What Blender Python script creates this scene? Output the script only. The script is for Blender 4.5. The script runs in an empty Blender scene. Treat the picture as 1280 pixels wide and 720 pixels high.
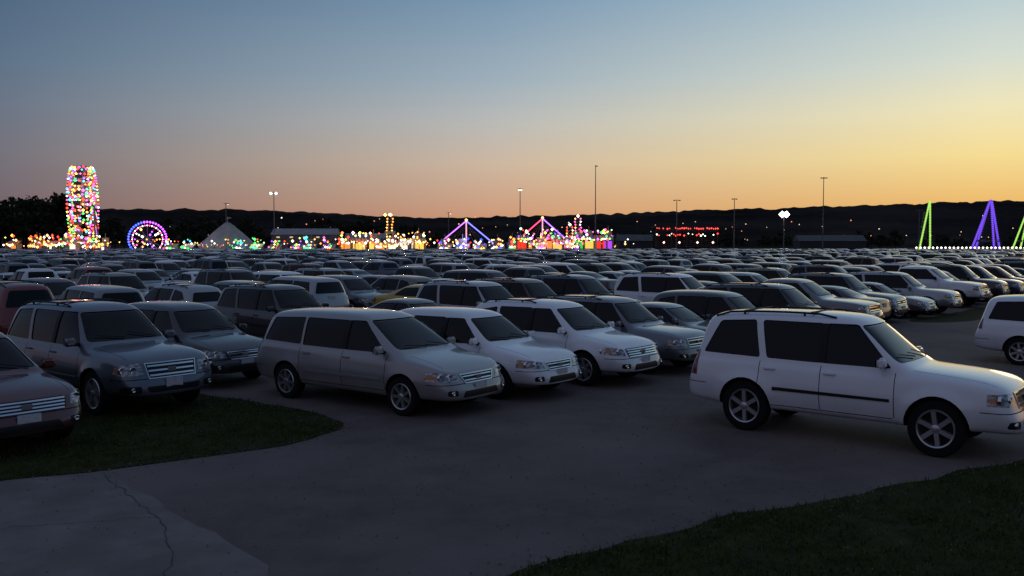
import bpy, bmesh, math, random
import numpy as np
from mathutils import Vector, Matrix, noise
from mathutils.bvhtree import BVHTree
random.seed(11); np.random.seed(11)
S=bpy.context.scene
COL=S.collection
def lin(c):
    return tuple(((v/255)/12.92 if v/255<=0.04045 else ((v/255+0.055)/1.055)**2.4) for v in c)
# ---------------------------------------------------------------- materials
def newmat(name):
    m=bpy.data.materials.new(name); m.use_nodes=True
    nt=m.node_tree; b=nt.nodes['Principled BSDF']
    return m,nt,b
def mat(name,col,rough=.5,metal=0,coat=0,spec=.5):
    m,nt,b=newmat(name)
    b.inputs['Base Color'].default_value=(*col,1); b.inputs['Roughness'].default_value=rough
    b.inputs['Metallic'].default_value=metal; b.inputs['Coat Weight'].default_value=coat
    b.inputs['Specular IOR Level'].default_value=spec
    return m
def noise_mat(name,c1,c2,scale=5,detail=6,rough=.9,bump=0,bscale=80,c3=None,scale2=.3,spec=.3,bdist=.01):
    m,nt,b=newmat(name); N=nt.nodes; L=nt.links
    tc=N.new('ShaderNodeTexCoord'); n1=N.new('ShaderNodeTexNoise'); n1.inputs['Scale'].default_value=scale; n1.inputs['Detail'].default_value=detail
    n1.inputs['Roughness'].default_value=.65
    L.new(tc.outputs['Object'],n1.inputs['Vector'])
    r=N.new('ShaderNodeValToRGB'); r.color_ramp.elements[0].position=.35; r.color_ramp.elements[1].position=.65
    r.color_ramp.elements[0].color=(*c1,1); r.color_ramp.elements[1].color=(*c2,1)
    L.new(n1.outputs['Fac'],r.inputs['Fac']); out=r.outputs['Color']
    if c3:
        n2=N.new('ShaderNodeTexNoise'); n2.inputs['Scale'].default_value=scale2; n2.inputs['Detail'].default_value=5
        L.new(tc.outputs['Object'],n2.inputs['Vector'])
        r2=N.new('ShaderNodeValToRGB'); r2.color_ramp.elements[0].position=.45; r2.color_ramp.elements[1].position=.62
        L.new(n2.outputs['Fac'],r2.inputs['Fac'])
        mx=N.new('ShaderNodeMixRGB'); L.new(r2.outputs['Color'],mx.inputs['Fac']); L.new(out,mx.inputs['Color1']); mx.inputs['Color2'].default_value=(*c3,1)
        out=mx.outputs['Color']
    L.new(out,b.inputs['Base Color']); b.inputs['Roughness'].default_value=rough; b.inputs['Specular IOR Level'].default_value=spec
    if bump:
        n3=N.new('ShaderNodeTexNoise'); n3.inputs['Scale'].default_value=bscale; n3.inputs['Detail'].default_value=4
        L.new(tc.outputs['Object'],n3.inputs['Vector'])
        bp=N.new('ShaderNodeBump'); bp.inputs['Strength'].default_value=bump; bp.inputs['Distance'].default_value=bdist
        L.new(n3.outputs['Fac'],bp.inputs['Height']); L.new(bp.outputs['Normal'],b.inputs['Normal'])
    return m
def paint_mat():
    m,nt,b=newmat('car_paint'); N=nt.nodes; L=nt.links
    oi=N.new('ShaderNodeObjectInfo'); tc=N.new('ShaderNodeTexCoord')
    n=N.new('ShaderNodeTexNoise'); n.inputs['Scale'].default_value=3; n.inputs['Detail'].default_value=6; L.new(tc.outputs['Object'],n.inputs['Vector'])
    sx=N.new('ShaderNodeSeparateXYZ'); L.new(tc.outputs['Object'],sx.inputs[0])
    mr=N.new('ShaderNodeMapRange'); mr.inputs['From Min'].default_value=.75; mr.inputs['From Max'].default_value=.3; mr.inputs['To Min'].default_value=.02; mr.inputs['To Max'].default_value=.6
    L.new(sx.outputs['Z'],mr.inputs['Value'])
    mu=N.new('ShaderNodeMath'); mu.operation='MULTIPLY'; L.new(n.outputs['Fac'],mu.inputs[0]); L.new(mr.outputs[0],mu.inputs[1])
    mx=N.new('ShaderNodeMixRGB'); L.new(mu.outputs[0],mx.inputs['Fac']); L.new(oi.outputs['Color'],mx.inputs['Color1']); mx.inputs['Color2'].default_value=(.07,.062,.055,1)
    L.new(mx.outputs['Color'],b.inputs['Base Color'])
    L.new(oi.outputs['Alpha'],b.inputs['Metallic'])
    b.inputs['Roughness'].default_value=.35; b.inputs['Coat Weight'].default_value=1; 
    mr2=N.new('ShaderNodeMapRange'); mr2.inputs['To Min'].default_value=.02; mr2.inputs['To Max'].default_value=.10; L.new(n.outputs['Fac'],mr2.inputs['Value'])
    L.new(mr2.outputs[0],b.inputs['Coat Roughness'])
    return m
PAINT=paint_mat()
GLASS=mat('tinted_glass',(.003,.003,.004),.03,0,0,.28)
PLASTIC=mat('black_plastic',(.010,.010,.011),.55,0,0,.3)
RUBBER=mat('tire_rubber',(.010,.010,.011),.85,0,0,.2)
CHROME=mat('chrome',(.72,.73,.75),.12,1)
ALLOY=mat('alloy_wheel',(.5,.5,.52),.3,.85)
DARKG=mat('grille_dark',(.006,.006,.007),.5,0,0,.3)
AMBER=mat('amber_lens',(.45,.14,.02),.2,0,1)
PLATE=noise_mat('licence_plate',(.6,.6,.62),(.45,.46,.5),scale=18,rough=.4)
def lamp_mat(name,c1,c2,sc):
    m,nt,b=newmat(name); N=nt.nodes; L=nt.links
    tc=N.new('ShaderNodeTexCoord'); v=N.new('ShaderNodeTexVoronoi'); v.inputs['Scale'].default_value=sc
    mp=N.new('ShaderNodeMapping'); mp.inputs['Scale'].default_value=(1,1,2.2)
    L.new(tc.outputs['Object'],mp.inputs[0]); L.new(mp.outputs[0],v.inputs['Vector'])
    r=N.new('ShaderNodeValToRGB'); r.color_ramp.elements[0].color=(*c1,1); r.color_ramp.elements[1].color=(*c2,1); r.color_ramp.elements[1].position=.7
    L.new(v.outputs['Distance'],r.inputs['Fac']); L.new(r.outputs['Color'],b.inputs['Base Color'])
    b.inputs['Roughness'].default_value=.15; b.inputs['Metallic'].default_value=.35; b.inputs['Coat Weight'].default_value=1; b.inputs['Coat Roughness'].default_value=.02
    return m
HEAD=lamp_mat('headlamp_lens',(.62,.62,.63),(.10,.10,.11),11)
TAIL=lamp_mat('tail_lamp_lens',(.30,.012,.01),(.10,.005,.005),14)
# ---------------------------------------------------------------- mesh helper
class MB:
    def __init__(s): s.v=[];s.f=[];s.m=[];s.c=[]
    def add(s,vs,fs,mi=0,col=(0,0,0)):
        o=len(s.v); s.v+=[tuple(p) for p in vs]; s.c+=[col]*len(vs)
        for f in fs: s.f.append(tuple(i+o for i in f)); s.m.append(mi)
    def box(s,c,size,rz=0,mi=0,col=(0,0,0),M=None):
        x,y,z=[k/2 for k in size]
        vs=[Vector((a*x,b*y,d*z)) for a in(-1,1) for b in(-1,1) for d in(-1,1)]
        R=Matrix.Rotation(rz,3,'Z') if M is None else M
        vs=[R@p+Vector(c) for p in vs]
        s.add(vs,[(0,1,3,2),(4,6,7,5),(0,4,5,1),(2,3,7,6),(0,2,6,4),(1,5,7,3)],mi,col)
    def beam(s,p,q,r,r2=None,n=6,mi=0,col=(0,0,0)):
        p=Vector(p);q=Vector(q); r2=r if r2 is None else r2
        d=(q-p).normalized(); a=d.orthogonal().normalized(); b=d.cross(a)
        vs=[p+(a*math.cos(t)+b*math.sin(t))*r for t in [2*math.pi*i/n for i in range(n)]]
        vs+=[q+(a*math.cos(t)+b*math.sin(t))*r2 for t in [2*math.pi*i/n for i in range(n)]]
        fs=[(i,(i+1)%n,n+(i+1)%n,n+i) for i in range(n)]+[tuple(range(n))[::-1],tuple(range(n,2*n))]
        s.add(vs,fs,mi,col)
    def octa(s,p,r,col,mi=0):
        x,y,z=p
        s.add([(x+r,y,z),(x-r,y,z),(x,y+r,z),(x,y-r,z),(x,y,z+r),(x,y,z-r)],
              [(0,2,4),(2,1,4),(1,3,4),(3,0,4),(2,0,5),(1,2,5),(3,1,5),(0,3,5)],mi,col)
    def lathe(s,prof,n=32,mi=0,M=None,closed=False):
        vs=[];k=len(prof)
        for i in range(n):
            t=2*math.pi*i/n
            for r,y in prof:
                p=Vector((r*math.cos(t),y,r*math.sin(t))); vs.append(M@p if M else p)
        fs=[(i*k+j,i*k+j+1,((i+1)%n)*k+j+1,((i+1)%n)*k+j) for i in range(n) for j in range(k-1)]
        s.add(vs,fs,mi)
    def obj(s,name,mats,parent=None,smooth=False,link=True,loc=None):
        me=bpy.data.meshes.new(name); me.from_pydata(s.v,[],s.f)
        for m in mats: me.materials.append(m)
        me.polygons.foreach_set('material_index',s.m)
        if any(c!=(0,0,0) for c in s.c):
            a=me.attributes.new('col','FLOAT_COLOR','POINT')
            a.data.foreach_set('color',[k for c in s.c for k in (*c,1)])
        me.update()
        if smooth:
            me.polygons.foreach_set('use_smooth',[True]*len(me.polygons)); me.set_sharp_from_angle(angle=math.radians(35))
        o=bpy.data.objects.new(name,me); 
        if link: COL.objects.link(o)
        if parent: o.parent=parent
        if loc: o.location=loc
        return o
def roundpoly(pts,r=.04,n=4):
    out=[];k=len(pts)
    for i in range(k):
        p=Vector(pts[i]);a=Vector(pts[i-1]);b=Vector(pts[(i+1)%k])
        ra=min(r,(a-p).length*.45); rb=min(r,(b-p).length*.45)
        A=p+(a-p).normalized()*ra; B=p+(b-p).normalized()*rb
        for j in range(n+1):
            t=j/n; out.append(tuple(A*(1-t)**2+p*2*t*(1-t)+B*t*t))
    return out
def prisms(defs,material):
    bm=bmesh.new()
    for pts,ax,a,b in defs:
        def P(u,w,h):
            return {'x':(h,u,w),'y':(u,h,w),'z':(u,w,h)}[ax]
        lo=[bm.verts.new(P(u,w,a)) for u,w in pts]; hi=[bm.verts.new(P(u,w,b)) for u,w in pts]
        n=len(pts); bm.faces.new(lo); bm.faces.new(hi[::-1])
        for i in range(n): bm.faces.new((lo[i],hi[i],hi[(i+1)%n],lo[(i+1)%n]))
    bmesh.ops.recalc_face_normals(bm,faces=bm.faces)
    me=bpy.data.meshes.new('cut'); bm.to_mesh(me); bm.free(); me.materials.append(material)
    o=bpy.data.objects.new('cut',me); COL.objects.link(o); return o
def boolean(o,cut,op):
    md=o.modifiers.new('b','BOOLEAN'); md.object=cut; md.operation=op; md.solver='EXACT'; md.material_mode='TRANSFER'
    bpy.context.view_layer.update()
    me=bpy.data.meshes.new_from_object(o.evaluated_get(bpy.context.evaluated_depsgraph_get()))
    o.modifiers.clear(); o.data=me
    bpy.data.objects.remove(cut)
def mirror(defs):
    out=[]
    for pts,ax,a,b in defs:
        out.append((pts,ax,a,b))
        if ax=='y': out.append((pts,ax,-b,-a))
        elif ax in('x',): out.append(([(-u,w) for u,w in pts],ax,a,b))
        else: out.append(([(u,-w) for u,w in pts],ax,a,b))
    return out
def rbox(c,size,material,rot=None,lv=2):
    bm=bmesh.new(); bmesh.ops.create_cube(bm,size=1)
    for v in bm.verts: v.co=Vector((v.co.x*size[0],v.co.y*size[1],v.co.z*size[2]))
    bmesh.ops.bevel(bm,geom=bm.edges[:],offset=min(size)*.28,segments=lv,affect='EDGES')
    M=Matrix.Translation(c)@(rot.to_4x4() if rot else Matrix.Identity(4))
    bm.transform(M); me=bpy.data.meshes.new('p'); bm.to_mesh(me); bm.free(); me.materials.append(material)
    me.polygons.foreach_set('use_smooth',[True]*len(me.polygons))
    me.set_sharp_from_angle(angle=math.radians(50))
    o=bpy.data.objects.new('p',me); COL.objects.link(o); return o
def wheel(R,w,x,y,side,spokes,wide):
    mb=MB(); rr=R*.67; h=w/2
    M=Matrix.Translation((x,y,R))@Matrix.Rotation(0 if side>0 else math.pi,4,'Z')@Matrix.Rotation(random.random()*1.2,4,'Y')
    mb.lathe([(rr-.01,-h+.02),(rr+.02,-h),(R*.93,-h+.005),(R*.99,-h+.03),(R,-h+.06),(R,h-.06),(R*.99,h-.03),(R*.93,h-.005),(rr+.02,h),(rr-.004,h-.02)],36,0,M)
    mb.lathe([(rr+.008,h-.012),(rr-.004,h+.004),(rr-.022,h-.004),(rr-.03,h-.06),(rr-.03,-h+.02)],36,1,M)
    mb.lathe([(.001,h-.09),(rr-.028,h-.09)],24,2,M)
    mb.lathe([(.001,h+.004),(.03,h+.004),(.055,h-.006),(.065,h-.05)],20,1,M)
    for i in range(spokes):
        A=M@Matrix.Rotation(2*math.pi*i/spokes,4,'Y')
        w1,w2=.038*wide,.030*wide
        vs=[(.04,h-.07,-w1),(.04,h-.07,w1),(.04,h-.012,w1*.8),(.04,h-.012,-w1*.8),(rr-.015,h-.06,-w2*1.2),(rr-.015,h-.06,w2*1.2),(rr-.015,h-.006,w2),(rr-.015,h-.006,-w2)]
        mb.add([A@Vector(p) for p in vs],[(0,1,2,3),(4,7,6,5),(0,4,5,1),(1,5,6,2),(2,6,7,3),(3,7,4,0)],1)
    return mb.obj('wheel',[RUBBER,ALLOY,DARKG],smooth=True)
# ---------------------------------------------------------------- car builder
def build_car(sp):
    W=sp['W']; st=sp['st']; bm=bmesh.new(); rings=[]
    for si,s in enumerate(st):
        x,zb,zs,zt,f,wt=s[:6]; dxb=s[6] if len(s)>6 else 0; dxt=s[7] if len(s)>7 else 0
        if si>=len(st)-3: dxb+=.045
        if si<2: dxb-=.04
        gh=min(1,max(0,(zt-zs)/.35)); dt=.015+sp.get('dt',.06)*gh; ws=(W-.035)*f; wb=(W-.07)*f; wm=W*f
        h=zs-zb
        half=[(0,zb),(wb*.72,zb),(wb,zb+.05),(wm*.985,zb+.36*h),(wm,zb+.58*h),(ws,zs-.05),(ws-.05,zs+.012),(wt,zt-dt),(wt*.66,zt-.008-.012*gh),(0,zt)]
        def X(i,z):
            if i<=3: return x+dxb
            if i==4: return x+.15*dxb
            t=min(1,max(0,(z-(zb+.58*h))/(zt-(zb+.58*h)))); return x+.1*dxb*(1-t)+dxt*t
        P=[(X(i,z),y,z) for i,(y,z) in enumerate(half)]
        rings.append([bm.verts.new(p) for p in P]+[bm.verts.new((p[0],-p[1],p[2])) for p in P[8:0:-1]])
    n=18
    for a,b in zip(rings[:-1],rings[1:]):
        for i in range(n): bm.faces.new((a[i],a[(i+1)%n],b[(i+1)%n],b[i]))
    for rg in (rings[0],rings[-1]):
        bm.faces.new((rg[0],rg[1],rg[2],rg[16],rg[17]))
        for j in range(2,7): bm.faces.new((rg[j],rg[j+1],rg[n-j-1],rg[n-j]))
        bm.faces.new((rg[7],rg[8],rg[9],rg[10],rg[11]))
    bmesh.ops.recalc_face_normals(bm,faces=bm.faces)
    cl=bm.edges.layers.float.new('crease_edge')
    for a,b in zip(rings[:-1],rings[1:]):
        for j,cv in ((6,.5),(12,.5),(7,.2),(11,.2),(2,.3),(16,.3),(4,.35),(14,.35),(5,.25),(13,.25)):
            e=bm.edges.get((a[j],b[j])); 
            if e: e[cl]=cv
    for rg in rings[-4:]+rings[:2]:
        pass
    me=bpy.data.meshes.new('body'); bm.to_mesh(me); bm.free()
    o=bpy.data.objects.new('body',me); COL.objects.link(o)
    md=o.modifiers.new('s','SUBSURF'); md.levels=sp.get('lv',2); md.render_levels=md.levels
    bpy.context.view_layer.update()
    me=bpy.data.meshes.new_from_object(o.evaluated_get(bpy.context.evaluated_depsgraph_get())); o.modifiers.clear()
    R=sp['R']; ax=sp['ax']
    flare=sp.get('flare',.02); Ra=R+.05
    for v in me.vertices:
        c=v.co
        if abs(c.y)>W*.75:
            for a in ax:
                r=math.hypot(c.x-a,c.z-R)
                if r<Ra+.14 and c.z<1.0:
                    k=1-max(0,(r-Ra-.02))/.12; k=max(0,min(1,k)); k=k*k*(3-2*k)
                    c.y+=math.copysign(flare*k,c.y)
    me.update(); 
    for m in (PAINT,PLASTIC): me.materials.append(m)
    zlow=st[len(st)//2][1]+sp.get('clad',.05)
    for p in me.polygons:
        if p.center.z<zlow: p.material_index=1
    o.data=me; base=me.copy()
    bvh=BVHTree.FromPolygons([v.co[:] for v in base.vertices],[p.vertices[:] for p in base.polygons])
    def hit(org,d,fb):
        h=bvh.ray_cast(Vector(org),Vector(d)); return h[0] if h[0] is not None else Vector(fb)
    front=lambda y,z:hit((5,y,z),(-1,0,0),(2.2,y,z))
    rear=lambda y,z:hit((-5,y,z),(1,0,0),(-2.2,y,z))
    side=lambda x,z,s=1:hit((x,3*s,z),(0,-s,0),(x,W*s,z))
    top=lambda x,y:hit((x,y,4),(0,0,-1),(x,y,1))
    def offset_mesh(d,material):
        m=base.copy(); nv=len(m.vertices); co=np.empty(nv*3); m.vertices.foreach_get('co',co)
        nr=np.array([v.normal[:] for v in m.vertices]).ravel()
        m.vertices.foreach_set('co',co+nr*d); m.materials.clear(); m.materials.append(material)
        m.polygons.foreach_set('material_index',[0]*len(m.polygons)); m.update()
        q=bpy.data.objects.new('off',m); COL.objects.link(q); return q
    parts=[o]
    def conform(defs,d,material,sub=False):
        q=offset_mesh(d,material); boolean(q,prisms(defs,material),'INTERSECT')
        m=q.data; m.polygons.foreach_set('use_smooth',[True]*len(m.polygons)); m.set_sharp_from_angle(angle=math.radians(35))
        parts.append(q)
    # windows
    sides=mirror([(roundpoly(p,sp.get('wr',.05)),'y',.42,1.5) for p in sp['side']])
    wz0,wz1,wy0,wy1,wx=sp['ws']; shield=[(roundpoly([(-wy0,wz0),(wy0,wz0),(wy1,wz1),(-wy1,wz1)],.07),'x',wx,4)]
    rz0,rz1,ry0,ry1,rx=sp['rw']; rw=[(roundpoly([(-ry0,rz0),(ry0,rz0),(ry1,rz1),(-ry1,rz1)],.07),'x',-4,rx)]
    conform(sides,-.014,GLASS); conform(shield,-.010,GLASS); conform(rw,-.010,GLASS)
    # black door-frame pillar between the front and rear side windows
    a_=sp['side'][0]; b_=sp['side'][1]; x0=a_[1][0]; x1=b_[0][0]; zb_=a_[1][1]; zt_=min(a_[2][1],b_[-1][1])
    pill=[([(x0+.03,zb_+.004),(x0+.03,zt_-.004),(x1-.03,zt_-.004),(x1-.03,zb_+.004)],'y',.45,1.5)]
    boolean(o,prisms(sides,PLASTIC),'DIFFERENCE'); boolean(o,prisms(shield+rw,PLASTIC),'DIFFERENCE')
    conform(mirror(pill),.002,DARKG)
    # wheel arches
    circ=lambda cx,r:[(cx+r*math.cos(t),R+.01+r*math.sin(t)) for t in [2*math.pi*i/28 for i in range(28)]]
    boolean(o,prisms(mirror([(circ(a,Ra),'y',W-.30,2) for a in ax]),PLASTIC),'DIFFERENCE')
    # seams
    z0,z1=sp['sz']; g=.006; sd=[]
    for xs in sp['seams']:
        sd.append(([(xs-g,z0+.02),(xs+g,z0+.02),(xs+g,z1),(xs-g,z1)],'y',W-.10,1.5))
    xa,xb=min(sp['seams']),max(sp['seams'])
    sd.append(([(xa+.02,z0),(xb-.02,z0),(xb-.02,z0+.012),(xa+.02,z0+.012)],'y',W-.10,1.5))
    hs=sp['hood']; 
    sd.append(([(hs[0],hs[2]-g),(hs[1],hs[2]-g*.6),(hs[1],hs[2]+g*.6),(hs[0],hs[2]+g)],'z',hs[3],2))
    boolean(o,prisms(mirror(sd),PLASTIC),'DIFFERENCE')
    nz=sp['bz']; nx=st[-1][0]; tx=st[0][0]
    boolean(o,prisms([([(-W*1.1,nz),(W*1.1,nz),(W*1.1,nz+.012),(-W*1.1,nz+.012)],'x',nx-.42,4),
                      ([(-W*1.1,nz+.02),(W*1.1,nz+.02),(W*1.1,nz+.032),(-W*1.1,nz+.032)],'x',-4,tx+.40)],PLASTIC),'DIFFERENCE')
    if 'bed' in sp:
        x0,x1,by,bz=sp['bed']; boolean(o,prisms([(roundpoly([(x0,-by),(x1,-by),(x1,by),(x0,by)],.05),'z',bz,3)],PLASTIC),'DIFFERENCE')
    m=o.data; m.polygons.foreach_set('use_smooth',[True]*len(m.polygons)); m.set_sharp_from_angle(angle=math.radians(32))
    # lamps / grille
    hl=roundpoly(sp['head'],.035); 
    conform(mirror([(hl,'x',nx-sp.get('hwrap',.34),4)]),.004,HEAD)
    tl=roundpoly(sp['tail'],.03); conform(mirror([(tl,'x',-4,tx+sp.get('twrap',.22))]),.006,TAIL)
    gp=sp['grille']; conform([(roundpoly(gp,.04),'x',nx-.5,4)],.003,DARKG)
    zs_=[p[1] for p in gp]; g0,g1=min(zs_),max(zs_)
    nb=sp['bars']; bars=[]
    def gw(z):
        t=(z-g0)/(g1-g0); wb_=max(abs(p[0]) for p in gp if abs(p[1]-g0)<1e-3); wt_=max(abs(p[0]) for p in gp if abs(p[1]-g1)<1e-3); return wb_*(1-t)+wt_*t
    bt=sp.get('bt',.018)
    for i in range(nb):
        z=g0+(g1-g0)*(i+.5 if nb>1 else .5)/nb; w_=gw(z)-.02
        bars.append(([(-w_,z-bt/2),(w_,z-bt/2),(w_,z+bt/2),(-w_,z+bt/2)],'x',nx-.5,4))
    if bars: conform(bars,.012,CHROME)
    if sp.get('surround',True):
        e=.016
        w0,w1=gw(g0),gw(g1)
        conform([([(-w0-e,g0-e),(w0+e,g0-e),(w0+e,g0),(-w0-e,g0)],'x',nx-.5,4),([(-w1-e,g1),(w1+e,g1),(w1+e,g1+e),(-w1-e,g1+e)],'x',nx-.5,4)],.014,CHROME)
        conform(mirror([([(w0,g0+.001),(w0+e,g0+.001),(w1+e,g1-.001),(w1,g1-.001)],'x',nx-.5,4)]),.013,CHROME)
    conform([(roundpoly(sp['intake'],.03),'x',nx-.4,4)]+mirror([(roundpoly(sp['fog'],.03),'x',nx-.4,4)]),.003,DARKG)
    fy=sum(p[0] for p in sp['fog'])/len(sp['fog']); fz=sum(p[1] for p in sp['fog'])/len(sp['fog'])
    hy=sum(p[0] for p in sp['head'])/len(sp['head']); hz=sum(p[1] for p in sp['head'])/len(sp['head'])
    conform(mirror([(roundpoly([(W*.90,hz-.03),(1.05,hz-.03),(1.05,hz+.035),(W*.90,hz+.035)],.012),'x',nx-sp.get('hwrap',.34)+.03,4)]),.008,AMBER)
    for s in (1,-1):
        mb=MB()
        p=front(s*fy,fz); mb.lathe([(.001,-.0),(.03,.008),(.038,.0),(.04,-.03)],16,0,Matrix.Translation(p+Vector((.012,0,0)))@Matrix.Rotation(-math.pi/2,4,'Z'))
        for dy in (-.085,.06):
            p=front(s*(hy+dy),hz); mb.lathe([(.001,-.004),(.035,.004),(.05,.012),(.056,.0),(.057,-.03)],18,0,Matrix.Translation(p+Vector((.004,0,0)))@Matrix.Rotation(-math.pi/2,4,'Z'))
        parts.append(mb.obj('lamp',[CHROME],smooth=True))
    if 'strip' in sp:
        a,b,z=sp['strip']; conform(mirror([([(a,z-.025),(b,z-.02),(b,z+.02),(a,z+.025)],'y',W-.3,2)]),.012,sp.get('stripmat',PAINT))
    p=front(0,sp['pz']); parts.append(rbox(p+Vector((.012,0,0)),(.015,.31,.155),PLATE))
    p=rear(0,sp['rpz']); parts.append(rbox(p+Vector((-.012,0,0)),(.015,.31,.155),PLATE))
    p=front(0,(g0+g1)/2); parts.append(rbox(p+Vector((.02,0,0)),(.02,.15,.075),CHROME))
    mx,mz=sp['mir']
    for s in (1,-1):
        p=side(mx,mz,s); parts.append(rbox(p+Vector((.02,s*.15,.05)),(.12,.20,.15),sp.get('mirmat',PAINT),Matrix.Rotation(-s*.12,3,'Z'),3))
        parts.append(rbox(p+Vector((-.045,s*.15,.05)),(.012,.16,.115),GLASS))
        parts.append(rbox(p+Vector((.02,s*.03,.0)),(.07,.12,.05),PLASTIC))
        for hx in sp['handles']:
            p=side(hx,sp['hz'],s); parts.append(rbox(p+Vector((0,s*.018,0)),(.19,.03,.032),sp.get('hmat',PAINT)))
    cx=sp['cowl']; mb=MB()
    for y0 in (.55,-.05):
        a=top(cx-.06,y0)+Vector((0,0,.02)); b=top(cx-.16,y0-.5)+Vector((.01,0,.025)); mb.beam(a,b,.011,.007,5)
    parts.append(mb.obj('wiper',[PLASTIC]))
    if sp.get('rack'):
        x0,x1,ry=sp['rack']; mb=MB()
        for s in (1,-1):
            pts=[top(x0+(x1-x0)*i/8,s*ry)+Vector((0,0,.010 if i in(0,8) else .042)) for i in range(9)]
            for a,b in zip(pts[:-1],pts[1:]): mb.beam(a,b,.016,n=8)
            for i in (2,6): mb.beam(pts[i],pts[i]-Vector((0,0,.06)),.02,n=6)
        for t in (.25,.8):
            x=x0+(x1-x0)*t; a=top(x,ry)+Vector((0,0,.052)); b=top(x,-ry)+Vector((0,0,.052)); mb.beam(a,b,.014,n=8)
        parts.append(mb.obj('rack',[PLASTIC],smooth=True))
    for a in ax:
        for s in (1,-1): parts.append(wheel(R,.235,a,s*(W-.115),s,sp.get('spokes',6),sp.get('sw',1)))
    with bpy.context.temp_override(active_object=o,object=o,selected_objects=parts,selected_editable_objects=parts):
        bpy.ops.object.join()
    me=o.data; me.name='car_'+sp['name']; bpy.data.objects.remove(o)
    return me
suv=dict(name='suv',W=.93,R=.385,ax=(1.43,-1.43),flare=.045,dt=.075,st=[
(-2.50,.44,1.04,1.62,.60,.46,-.02,.24),(-2.44,.40,1.06,1.71,.94,.60,-.02,.22),(-2.25,.36,1.07,1.775,1,.65,0,.10),(-1.9,.34,1.07,1.81,1,.68),(-1.43,.33,1.07,1.835,1,.69),
(-.6,.33,1.06,1.85,1,.69),(.05,.33,1.05,1.83,1,.67),(.30,.33,1.04,1.77,1,.64),(.63,.33,1.04,1.47,1,.72),(.97,.33,1.03,1.17,1,.80),(1.06,.33,1.03,1.15,1,.76),(1.43,.34,1.02,1.13,1,.74),(1.95,.36,.99,1.09,.99,.72),(2.22,.36,.94,1.03,.94,.68,0,-.04),(2.34,.36,.89,.97,.84,.6,.02,-.07),(2.40,.38,.86,.93,.5,.36,.03,-.08)],
 side=[[(.80,1.13),(-.20,1.13),(-.20,1.70),(.24,1.70)],[(-.25,1.13),(-1.10,1.14),(-1.23,1.70),(-.25,1.70)],[(-1.21,1.14),(-2.20,1.16),(-1.96,1.66),(-1.34,1.70)]],
 ws=(1.20,1.69,.72,.56,.12),rw=(1.16,1.62,.68,.52,-2.1),seams=(.86,-.225,-1.2),sz=(.44,1.09),hood=(1.06,2.15,.70,.95),bz=.66,
 head=[(.52,.74),(1.0,.76),(1.0,.90),(.54,.92)],tail=[(.74,.80),(1.1,.80),(1.1,1.34),(.78,1.34)],grille=[(-.44,.72),(.44,.72),(.47,.90),(-.47,.90)],bars=2,
 intake=[(-.45,.44),(.45,.44),(.5,.54),(-.5,.54)],fog=[(.60,.46),(.80,.47),(.80,.56),(.60,.56)],strip=(-.96,.80,.70),stripmat=PLASTIC,pz=.58,rpz=.85,mir=(.68,1.16),handles=(-.08,-1.02),hz=.99,cowl=.97,rack=(-2.1,-.1,.55),spokes=6)
suvb=dict(suv); suvb.update(name='suv_large',grille=[(-.42,.68),(.42,.68),(.46,.91),(-.46,.91)],bars=3,bt=.028,head=[(.50,.72),(1.0,.74),(1.0,.90),(.53,.93)],fog=[(.58,.44),(.84,.45),(.84,.56),(.58,.56)],hmat=PAINT,strip=(-.96,.80,.60),stripmat=PAINT,spokes=5,sw=1.4)
van=dict(name='minivan',W=.97,R=.345,ax=(1.52,-1.52),flare=.015,dt=.07,st=[
(-2.60,.40,1.00,1.58,.60,.50,-.02,.25),(-2.53,.36,1.02,1.64,.94,.63,-.02,.25),(-2.3,.30,1.04,1.68,1,.70,0,.10),(-1.9,.27,1.04,1.71,1,.72),(-1.5,.27,1.03,1.73,1,.73),(-.6,.26,1.02,1.75,1,.73),(.1,.26,1.0,1.74,1,.72),(.42,.26,.99,1.68,1,.69),(.90,.26,.98,1.38,1,.76),(1.38,.26,.97,1.08,1,.82),(1.48,.26,.96,1.05,1,.79),(1.75,.27,.94,1.01,1,.76),(2.1,.28,.88,.94,.97,.72),(2.32,.28,.82,.87,.90,.64,.02,-.05),(2.44,.30,.78,.82,.77,.54,.03,-.08),(2.49,.32,.75,.79,.45,.34,.03,-.08)],
 side=[[(1.06,1.06),(.03,1.06),(.03,1.59),(.37,1.59)],[(-.02,1.06),(-1.12,1.07),(-1.12,1.59),(-.02,1.59)],[(-1.18,1.08),(-2.27,1.11),(-2.10,1.55),(-1.18,1.59)]],
 ws=(1.115,1.60,.74,.58,.25),rw=(1.12,1.54,.70,.54,-2.2),seams=(1.12,0.005,-1.15),sz=(.40,1.03),hood=(1.50,2.25,.68,.80),bz=.585,
 head=[(.50,.62),(1.0,.66),(1.0,.83),(.56,.76)],hwrap=.46,tail=[(.76,.86),(1.1,.86),(1.1,1.28),(.82,1.28)],grille=[(-.36,.61),(.36,.61),(.44,.74),(-.44,.74)],bars=2,
 intake=[(-.5,.36),(.5,.36),(.44,.47),(-.44,.47)],fog=[(.60,.40),(.78,.41),(.78,.50),(.60,.50)],strip=(-1.0,1.0,.60),pz=.52,rpz=.95,mir=(1.0,1.07),handles=(.12,-.95),hz=.93,cowl=1.38,spokes=7,sw=.9)
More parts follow.
